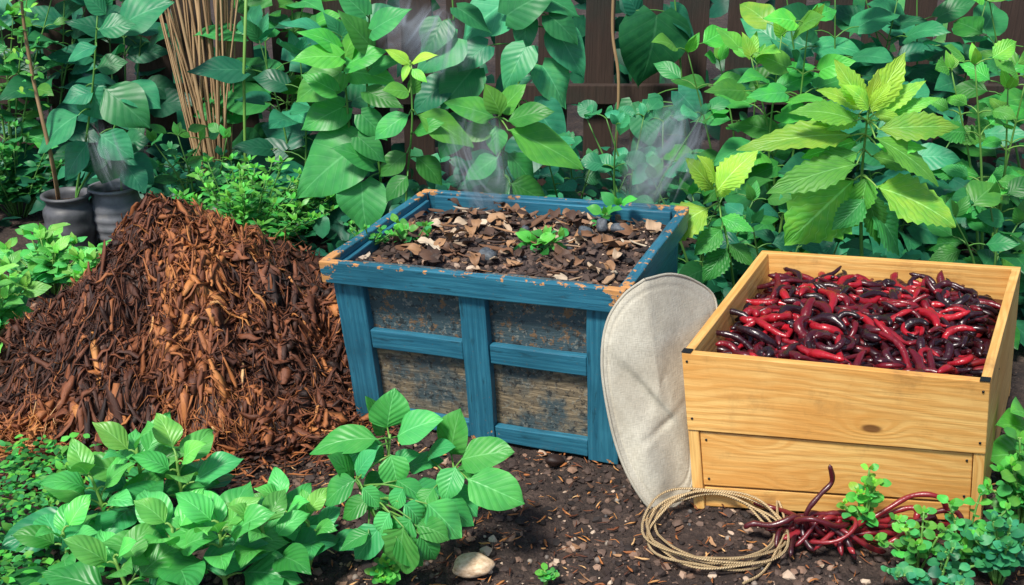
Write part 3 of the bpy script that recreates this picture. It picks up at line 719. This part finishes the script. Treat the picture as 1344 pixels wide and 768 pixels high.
pl=explant('climbing_plant','climbing plant with huge blue green leaves at the top centre against the fence','plant',4.25,[[(655,330),(680,180),(680,60),(690,-60)],[(655,330),(615,180),(600,80),(590,-60)]],
 [(682,-8,600,46,.85,.65),(665,20,725,-20,.75,.55),(600,50,546,92,.95,.65),(580,28,558,74,.9,.5),(622,90,578,142,.85,.6),(690,62,662,116,.75,.65),(712,86,744,142,.85,.7),(730,38,764,102,.65,.5),(700,-10,762,20,.65,.6),(640,-10,596,-34,.7,.5),(690,20,690,74,.6,.55),(600,10,642,42,.65,.5),(640,60,598,88,.75,.45),(585,110,538,142,.75,.4),(700,140,744,192,.8,.45),(610,160,572,202,.85,.45),(700,190,658,238,.85,.35),(620,210,664,244,.85,.35),(720,20,760,55,.8,.5),(655,120,700,90,.7,.4)],MT,'heart')
pl.done(MT,MST)
pl=explant('vine','dark vine with one huge glossy hanging leaf on the fence right of centre','vine',4.75,[[(905,330),(900,180),(892,70),(880,-60)]],
 [(862,20,848,114,1.05,.45),(835,15,818,-20,.7,.35),(830,135,812,176,.9,.5),(850,130,872,156,.9,.5),(845,150,850,194,.9,.5),(880,10,915,50,.7,.35),(890,120,925,160,.8,.4),(860,180,830,215,.9,.45),(875,150,905,195,.8,.45)],MT,'heart')
pl.done(MT,MST)
mb=MB(); tube(mb,crom([D(808,-60,4.8),D(804,40,4.8),D(812,110,4.78),D(806,230,4.8)],6),.007,6)
tag(mb.build('dry_vine',MCANE),'dry brown vine stem hanging down the fence right of centre','vine')
def grown(name,label,px,py,Y,top,nst,nodes,L0,L1,wr,kind,t0,t1,lm,spread=60,**kw):
    b=D(px,py,Y); b.z=0; pl=Plant(name,label,'plant',b)
    for k in range(nst):
        tx=px+spread*(k-(nst-1)/2)/max(1,nst-1)*2+U(-12,12) if nst>1 else px
        tp=D(tx,top+U(-10,35)*(1 if nst>1 else 0),Y+U(-.12,.12)); md=b.lerp(tp,.5)+Vector((U(-.04,.04),U(-.04,.04),.03))
        pl.grow([b,md,tp],nodes,L0,L1,wr,kind,t0,t1,**kw)
    return pl.done(lm,MST)
grown('bushy_plant','low plant with small round leaves behind the right end of the blue bin',835,260,3.75,160,6,5,.10,.07,.9,'round',.3,.5,MT,75)
grown('bushy_plant','low plant of round teal leaves directly behind the blue bin centre',745,260,3.8,200,5,4,.11,.08,.9,'round',.25,.45,MT,70)
grown('leafy_plant','tall plant with ovate leaves against the fence left of the yellow green serrated plant',1020,300,3.95,40,3,7,.22,.13,.66,'heart',.42,.72,ML,45,hi=True)
grown('leafy_plant','leafy plant with pointed leaves at the fence beside the dark hanging leaf',955,300,4.3,60,3,6,.20,.12,.62,'ovate',.35,.6,ML,50,hi=True)
grown('leafy_plant','large leaved plant rising to the top edge above the pine crate',1105,300,4.3,-40,3,8,.29,.18,.68,'heart',.3,.55,MT,70,hi=True)
grown('leafy_plant','tall plant with broad teal leaves at the top right before the fence',1215,300,4.4,-30,3,8,.28,.18,.7,'heart',.25,.55,MT,75,hi=True)
grown('leafy_plant','plant with toothed mid green leaves at the right edge above the crate',1300,330,3.6,90,4,7,.17,.10,.62,'ovate',.45,.72,MS,50,serr=.07,hi=True)
grown('leafy_plant','dark green plant with drooping leaves just behind the back right corner of the crate',1290,390,3.35,270,3,4,.16,.12,.75,'ovate',.25,.45,ML,45,hi=True)
grown('leafy_plant','tall plant at the far right edge before the fence',1360,330,4.1,-10,3,8,.25,.16,.65,'ovate',.3,.6,ML,60,hi=True)
grown('leafy_plant','shaded plant with broad leaves filling behind the right end of the blue bin',925,330,3.6,240,4,5,.14,.10,.6,'ovate',.25,.45,ML,60)
grown('leafy_plant','shaded low plant between the serrated plant and the back of the crate',1040,340,3.4,290,4,4,.14,.10,.7,'ovate',.25,.45,MT,60)
grown('leafy_plant','broad leaved plant in shade between the two tallest plants on the left',395,300,4.3,50,3,6,.24,.16,.7,'heart',.25,.45,MT,45,hi=True)
grown('leafy_plant','low teal leaved plant before the fence behind the serrated plant',1160,330,3.8,150,4,5,.22,.15,.7,'heart',.25,.5,MT,80,hi=True)
grown('leafy_plant','dark leaved plant at the upper left behind the cane bundle',165,260,4.85,-20,3,7,.24,.16,.7,'heart',.15,.4,MT,30)
grown('leafy_plant','leafy plant hanging over the top left near the cane bundle',370,250,4.7,-60,3,7,.25,.18,.7,'heart',.35,.6,ML,35,hi=True)
grown('leafy_plant','pale green plant in the far top left corner',15,260,4.7,-10,5,9,.14,.10,.6,'ovate',.35,.6,ML,60)
grown('leafy_plant','plant with drooping leaves at the top left between the brown stalk and the potted plant',75,260,4.8,-40,3,8,.22,.16,.7,'heart',.25,.45,MT,40)
grown('leafy_plant','small leaved plant growing up the foot of the cane bundle',258,300,4.3,185,4,5,.11,.08,.6,'ovate',.3,.5,ML,50)
pl=explant('potted_plant','tall broad leaved plant growing from the left dark clay pot','plant',pa.y,[[(100,262),(112,190),(122,110),(128,20)],[(100,262),(135,200),(170,120)]],
 [(112,112,142,156,.95,.55),(105,150,44,192,.85,.55),(125,120,82,132,.75,.55),(135,115,194,162,.8,.55),(160,110,208,138,.85,.5),(118,185,82,232,.75,.5),(130,175,172,208,.85,.55),(128,60,88,77,.75,.5),(128,40,174,30,.75,.5),(140,20,108,-10,.7,.5),(126,90,164,80,.7,.5),(150,40,218,0,.7,.5)],MT,'ovate',.006)
pl.done(MT,MST)
pl=explant('potted_plant','plant with drooping blue green leaves growing from the right grey clay pot','plant',pb.y,[[(160,254),(158,215),(150,190)]],
 [(150,205,92,215,.65,.45),(150,195,138,242,.85,.45),(160,205,202,237,.8,.45),(158,190,192,180,.75,.45),(145,200,100,240,.75,.4),(165,215,187,252,.75,.4)],MT,'ovate',.005)
pl.done(MT,MST)
pl=Plant('dry_stalk','leaning brown stalk with small leaves at the far left behind the pots','plant',G(82,310))
y0=pa.y-.12
P=crom([G(82,300),D(70,220,y0),D(45,110,y0),D(30,20,y0),D(28,-40,y0)],6); mb=MB(); tube(mb,P,[.009-.005*i/(len(P)-1) for i in range(len(P))],6)
for k in range(60):
    q=P[int(U(.45,1)*(len(P)-1))]; leaf(pl.lf,q+Vector((U(-.05,.05),U(-.03,.03),U(-.02,.02))),(U(-1,1),U(-1,.3),U(-.3,.6)),(0,-.6,1),U(.02,.04),U(.012,.02),'ovate',U(.4,.9),.4,.2,4,1)
mb.build('stem',MCANE,pl.e); pl.done(MSM,MST)
cb=thing('cane_bundle','leaning bundle of dry tan canes against the fence at upper left','canes',(D(280,200,4.6).x,4.6,0))
for k in range(46):
    f=k/45; xb=258+48*f+U(-8,8); xt=205+112*f+U(-14,14); y_=4.57+U(-.08,.08)
    b=D(xb,205,y_); t=D(xt-6,-30,y_+.08); dd=(t-b); b=b-dd*(b.z/dd.z); mb=MB(); tube(mb,crom([b,b.lerp(t,.5)+Vector((U(-.03,.03),U(-.02,.02),0)),t+dd*.3],4),U(.0025,.0065),6); mb.build('cane',MCANE,cb)
q=D(322,215,4.3); mb=MB(); tube(mb,[Vector((q.x,q.y,0)),q,D(320,100,4.3),D(324,-40,4.3)],.006,6,(.7,.5)); tag(mb.build('green_stake',MST),'thin green stake standing upright right of the cane bundle','stake')
def bushy(name,label,c,rad,h,nst,nodes,L,kind,t0,t1,lm,wr=.4,cat='plant'):
    pl=Plant(name,label,cat,(c.x,c.y,0))
    for k in range(nst):
        a=U(0,6.28); r=rad*random.random()**.6; tp=Vector((c.x+r*math.cos(a),c.y+r*math.sin(a)*.7,h*(1-.45*(r/rad)**2)*U(.7,1.1))); b=Vector((c.x+r*.12*math.cos(a),c.y+r*.12*math.sin(a),0))
        pl.grow([b,b.lerp(tp,.5)+Vector((0,0,.02)),tp],nodes,L,L*.75,wr,kind,t0,t1,.3,.5,.1,.12,True,.003,droop=.5,up=.9)
    return pl.done(lm,MST)
bushy('bushy_plant','feathery bright green bush right of the pots, behind the mulch heap',G(325,345),.36,.38,70,9,.055,'lance',.32,.66,MSM)
bushy('bushy_plant','low feathery green plant between the mulch heap and the blue bin',G(395,318),.22,.24,32,6,.05,'lance',.32,.62,MSM)
bushy('bushy_plant','small leaved bush behind the feathery bush at the fence',D(285,300,4.5),.25,.36,24,7,.07,'ovate',.25,.5,MTS,.6)
bushy('bushy_plant','low dark plant at the far left behind the pots',G(25,285),.3,.35,30,6,.06,'ovate',.25,.5,MSM,.6)
bushy('leafy_plant','bright green broad leaved plant at the left edge beside the mulch heap',Vector((-1.64,3.25,0)),.17,.26,14,5,.11,'ovate',.5,.85,MLF,.6)
bushy('leafy_plant','smaller bright green plant at the left edge, nearer than the pots',Vector((-1.60,3.70,0)),.24,.2,18,4,.09,'ovate',.5,.85,MLF,.6)
bushy('leafy_plant','bright green plant touching the left slope of the mulch heap',Vector((-1.56,2.95,0)),.13,.20,12,4,.09,'ovate',.45,.8,MLF,.6)
bushy('leafy_plant','low bright plant between the left pot and the mulch heap',Vector((-1.38,3.68,0)),.18,.16,15,4,.08,'ovate',.45,.8,MLF,.6)
pl=explant('serrated_plant','bright yellow green plant with large toothed leaves behind the pine crate','plant',3.22,[[(1132,400),(1130,300),(1131,230),(1140,140)]],
 [(1122,178,978,186,.34,.85),(1125,160,1046,134,.38,.75),(1140,150,1184,72,.45,.97),(1135,142,1098,84,.42,.9),(1150,170,1264,166,.36,.82),(1150,160,1230,126,.34,.8),(1122,235,1034,320,.74,.8),(1148,245,1258,284,.66,.85),(1128,200,1064,224,.5,.65),(1142,205,1204,218,.5,.7),(1128,150,1088,167,.5,.85),(1145,150,1192,160,.45,.9),(1140,140,1150,94,.45,1.0),(1140,145,1118,108,.45,.95),(1135,260,1098,304,.6,.5),(1140,270,1192,334,.65,.55),(1135,250,1160,318,.55,.5),(1125,185,1058,205,.42,.75),(1148,190,1215,196,.38,.75),(1142,140,1168,110,.42,1.0),(1120,150,1068,150,.38,.85),(1130,145,1082,112,.38,.9),(1148,150,1212,108,.38,.88),(1146,180,1240,232,.36,.7),(1128,215,1010,240,.36,.65),(1138,230,1128,290,.55,.7)],MS,'ovate',.008,serr=.085,puck=.05)
pl.done(MS,MST)
pl=explant('serrated_plant','smaller yellow green toothed plant between the blue bin and the crate','plant',3.2,[[(965,400),(955,320),(945,275),(938,235)]],
 [(940,252,986,194,.55,.95),(936,250,906,212,.5,.85),(932,272,862,310,.6,.9),(938,240,925,206,.5,1.0),(945,285,987,302,.5,.65),(948,300,913,332,.6,.55),(940,260,964,226,.55,.95),(955,320,992,347,.6,.5),(955,325,923,367,.6,.5)],MS,'ovate',.005,serr=.085,puck=.04)
pl.done(MS,MST)

# ---- foreground plants
def rosette(pl,c,h,nl,L,t0,t1,spread=1.0,wr=.62,kind='ovate',upr=1.25):
    S=pl.stem([Vector((c.x,c.y,0)),Vector((c.x+U(-.02,.02),c.y,h*.5)),Vector((c.x,c.y,h))],.006,.003,.7)
    a0=U(0,6)
    for k in range(nl):
        f=k/(nl-1); a=a0+k*2.4+U(-.3,.3); el=.05+upr*f; LL=L*(1-.4*f)*U(.8,1.12)
        node=S[int((.30+.70*f)*(len(S)-1))]; o=Vector((math.cos(a),math.sin(a),0))
        b=node+(o+Vector((0,0,.6))).normalized()*LL*.38*spread*(1-.5*f)
        leaf(pl.lf,b,o+Vector((0,0,el)),Vector((U(-.3,.3),-.45,1)),LL,LL*wr*U(.88,1.1),kind,t0+(t1-t0)*f+U(-.12,.07),U(.5,1.1),.28,16,4,0,.07,.016)
        tube(pl.st,bez(node,(node+b)*.5+Vector((0,0,.01)),b,4),[.003,.0026,.0022,.002],5,(.7,.5),False)
org=G(525,722); pl=Plant('young_plant','young plant with smooth oval leaves standing on the soil before the blue bin','plant',org)
S1=pl.stem([org,D(516,665,2.20),D(510,605,2.22),D(512,570,2.24)],.006,.003,.7)
S2=pl.stem([org,D(566,675,2.18),D(596,618,2.2)],.005,.003,.7)
S3=pl.stem([org,D(490,675,2.12),D(468,630,2.12)],.004,.003,.7)
SP=S1+S2+S3
for (bx,by,tx,ty,wr,ti,Y) in [(508,562,512,516,.9,.66,2.29),(520,574,572,547,.7,.64,2.26),(505,572,485,526,.5,.58,2.32),(498,577,406,576,.48,.64,2.20),(500,585,434,606,.62,.55,2.2),(512,596,526,640,.85,.66,2.14),(592,598,600,542,.75,.64,2.26),(604,604,666,592,.7,.66,2.2),(598,612,582,656,.75,.64,2.14),(612,628,684,662,.72,.68,2.12),(560,660,604,706,.8,.66,2.04),(535,615,576,598,.6,.5,2.28),(468,630,420,655,.7,.55,2.1),(468,625,487,592,.6,.55,2.14),(465,630,440,602,.65,.5,2.16),(512,672,496,704,.8,.68,2.0),(530,690,524,756,.85,.64,1.97),(540,640,598,652,.65,.5,2.23),(485,655,446,680,.65,.55,2.06),(500,690,466,735,.7,.5,2.01),(598,615,640,628,.6,.5,2.22),(545,690,592,700,.7,.6,2.0),(475,640,500,662,.7,.64,2.04),(570,640,547,673,.7,.6,2.1),(550,700,575,735,.7,.5,1.98),(590,640,628,672,.7,.5,2.16),(560,600,590,577,.55,.5,2.26),(485,700,445,715,.65,.5,2.0),(515,610,545,590,.6,.5,2.26),(505,620,475,645,.7,.45,2.18),(520,630,555,655,.7,.55,2.12),(530,660,560,690,.75,.6,2.04),(510,650,480,665,.7,.5,2.1),(540,680,512,725,.75,.55,2.0),(520,705,552,745,.7,.5,1.97),(575,655,620,690,.7,.5,2.1),(505,600,470,580,.6,.5,2.24),(530,640,515,670,.8,.6,2.06)]:
    b=D(bx,by,Y); t=D(tx,ty,Y-U(.0,.05)); node=min(SP,key=lambda q:(q-b).length+(.3 if q.z>b.z+.01 else 0))
    pl.ex(b,t,wr,'broad',ti,node,U(.4,.8),True,0,.014,.2,up=Vector((U(-.3,.3),U(-.7,-.3),1)),sr=.0028)
pl.done(MLF,MST)
for lab,cs in (('big leafy plant at the bottom left with bright smooth oval leaves, nearest the camera',[(300,790,.19,15,.165),(350,780,.18,11,.145),(240,800,.20,12,.16)]),
               ('leafy plant with upright bright leaves just behind the nearest bottom left plant',[(195,700,.23,13,.15),(245,708,.22,12,.145),(135,725,.20,12,.15)]),
               ('plant with drooping oval leaves between the two foreground plants',[(405,745,.13,10,.11),(380,735,.15,10,.12)]),
               ('pale green leafy plant in the bottom left before the ground cover',[(165,830,.18,12,.155),(95,770,.14,11,.13)])):
    c0=G(cs[0][0],cs[0][1]); pl=Plant('young_plant',lab,'plant',c0)
    for (px,py,h,n,L) in cs: rosette(pl,G(px,py),h,n,L,.42,.85)
    pl.done(MLF,MST)
mb=MB()
for i in range(3000):
    x=U(-1.25,-.72);y=U(1.85,2.52)
    if random.random()<(x+1.12)*3: continue
    if mh(x,y)>.01 or mr(x,y)<1.12: continue
    z=U(.01,.10); L=U(.014,.034)
    leaf(mb,(x,y,z),(U(-1,1),U(-1,1),U(-.2,.4)),(U(-.3,.3),U(-.5,.1),1),L,L*.6,'ovate',U(.3,.8),.4,.2,4,1)
tag(mb.build('ground_cover',MSM),'fine small leaved ground cover at the bottom left corner','ground cover',kind='stuff')
for px,py,h,ns,lab,L,t0,t1,rad in ((1128,712,.20,5,'small sprig of round leaves growing through the red worms',.034,.5,.75,.06),
  (1205,748,.14,6,'small round leaved plant before the right part of the crate',.032,.45,.7,.11),
  (1262,740,.16,8,'blue green small leaved plant at the right foot of the crate',.034,.43,.65,.14),
  (1310,765,.16,12,'dense small leaved plant in the bottom right corner',.036,.4,.6,.14),
  (1340,690,.22,12,'small leaved plant at the right edge beside the crate',.045,.45,.65,.10),
  (1230,775,.10,7,'low sprawling plant at the bottom edge right of the worms',.030,.4,.65,.12),
  (505,766,.05,6,'tiny seedling clump at the bottom centre before the young plant',.028,.55,.75,.04),
  (715,768,.03,3,'tiny seedling at the bottom edge right of the tan stone',.02,.5,.7,.02)):
    bushy('small_plant',lab,G(px,py),rad,h,ns,5,L,'round',t0,t1,MSM if t0>.42 else MTS,.8)
c=D(1330,640,2.45); pl=Plant('leafy_plant','bright leaved plant cut by the right edge beside the crate','plant',(c.x+.05,c.y,0))
SS=pl.stem([Vector((c.x+.05,c.y,0)),Vector((c.x+.055,c.y,.1)),Vector((c.x+.06,c.y,.2))],.005,.003)
for (bx,by,tx,ty) in ((1350,600,1300,590),(1350,570,1318,545),(1360,620,1325,650),(1350,550,1335,530)): pl.ex(D(bx,by,2.5),D(tx,ty,2.42),.6,'ovate',.7,SS[6],.5)
pl.done(ML,MST)
for px,py,ns,L,lab in ((486,318,8,.024,'feathery green sprig in the left corner of the compost'),(540,318,6,.034,'small leafy sprig left of centre on the compost'),(703,332,5,.050,'green seedling with round leaves in the middle of the compost'),(782,290,2,.055,'pair of green leaves at the back right of the compost')):
    c=G(px,py,.47); pl=Plant('seedling',lab,'seedling',(c.x,c.y,.45))
    for k in range(ns):
        b=Vector((c.x,c.y,.455)); t=b+Vector((U(-.07,.07),U(-.035,.035),U(.03,.06)))
        pl.grow([b,b.lerp(t,.5),t],2,L,L*.9,.75,'ovate',.35,.6,.5,.5,.1,.15,True,.0018)
    pl.done(MSM,MST)

# ------------------------------------------------------------ smoke
def smoke(px,py,Y,rx,rz,dens,label,seed,lean=.0):
    c=D(px,py,Y); bm=bmesh.new(); bmesh.ops.create_uvsphere(bm,u_segments=24,v_segments=14,radius=1)
    for v in bm.verts: v.co=Vector((v.co.x*rx,v.co.y*rx*.5,v.co.z*rz))
    me=bpy.data.meshes.new('smoke_wisp'); bm.to_mesh(me); bm.free()
    m=bpy.data.materials.new('smoke'); m.use_nodes=True; t=m.node_tree; t.nodes.clear(); o=t.nodes.new('ShaderNodeOutputMaterial')
    nt=NT.__new__(NT); nt.m=m; nt.t=t
    ob=nt.co('Object'); ml=nt.n('ShaderNodeMapping',{'Vector':ob,'Location':(seed,seed*2,0),'Scale':(.5/rx,.25/rx,.25/rz)}).outputs[0]
    n=nt.noise(ml,2.0,2,.5,2.0)
    ln=nt.n('ShaderNodeVectorMath',{0:nt.n('ShaderNodeMapping',{'Vector':ob,'Scale':(1/rx,1/(rx*.5),1/rz)}).outputs[0]},operation='LENGTH').outputs['Value']
    fall=nt.sm(ln,.1,1,1,0); ridge=nt.sm(nt.M('ABSOLUTE',nt.M('SUBTRACT',n,.5)),0,.07,1,0)
    d=nt.M('MULTIPLY',nt.M('MULTIPLY',nt.M('ADD',ridge,.10),fall),dens)
    v=nt.n('ShaderNodeVolumePrincipled',{'Color':(.82,.92,1,1),'Density':d,'Anisotropy':.0}); t.links.new(v.outputs[0],o.inputs['Volume'])
    m.cycles.volume_step_rate=3
    me.materials.append(m); ob_=bpy.data.objects.new('smoke_wisp',me); C.objects.link(ob_); ob_.location=c; ob_.rotation_euler=(0,lean,0); tag(ob_,label,'smoke')
smoke(142,205,4.02,.08,.15,32,'wisp of pale smoke over the right grey clay pot',3,-.2)
smoke(632,215,3.2,.12,.20,26,'wisp of pale smoke rising from the middle of the blue bin',8,-.25)
smoke(872,205,3.15,.12,.22,30,'bluish wisp of smoke rising at the right end of the blue bin',14,.4)
smoke(555,50,3.75,.20,.14,22,'blue haze of smoke drifting high above the blue bin',21,.5)

# ------------------------------------------------------------ light, world, camera
w=bpy.data.worlds.new("World"); bpy.context.scene.world=w; w.use_nodes=True; nt=w.node_tree
sky=nt.nodes.new('ShaderNodeTexSky'); sky.sky_type='NISHITA'; sky.sun_disc=False; sky.sun_elevation=math.radians(56); sky.sun_rotation=math.radians(215)
nt.links.new(sky.outputs[0],nt.nodes['Background'].inputs[0]); nt.nodes['Background'].inputs[1].default_value=.14
ld=bpy.data.lights.new('sun','SUN'); ld.energy=5.0; ld.angle=math.radians(10); ld.color=(1,.96,.87)
lo=bpy.data.objects.new('sun',ld); C.objects.link(lo)
az=math.radians(215); el=math.radians(56); sd=Vector((math.sin(az)*math.cos(el),math.cos(az)*math.cos(el),math.sin(el)))
lo.rotation_euler=sd.to_track_quat('Z','Y').to_euler()
cam=bpy.data.cameras.new('camera'); co=bpy.data.objects.new('camera',cam); C.objects.link(co)
cam.lens=36*F/1344; cam.sensor_width=36; co.location=(0,0,CAMH); co.rotation_euler=(math.radians(90)-TH,0,0); cam.clip_end=300
sc=bpy.context.scene; sc.camera=co
sc.view_settings.view_transform='Standard'; sc.view_settings.look='None'; sc.view_settings.exposure=0
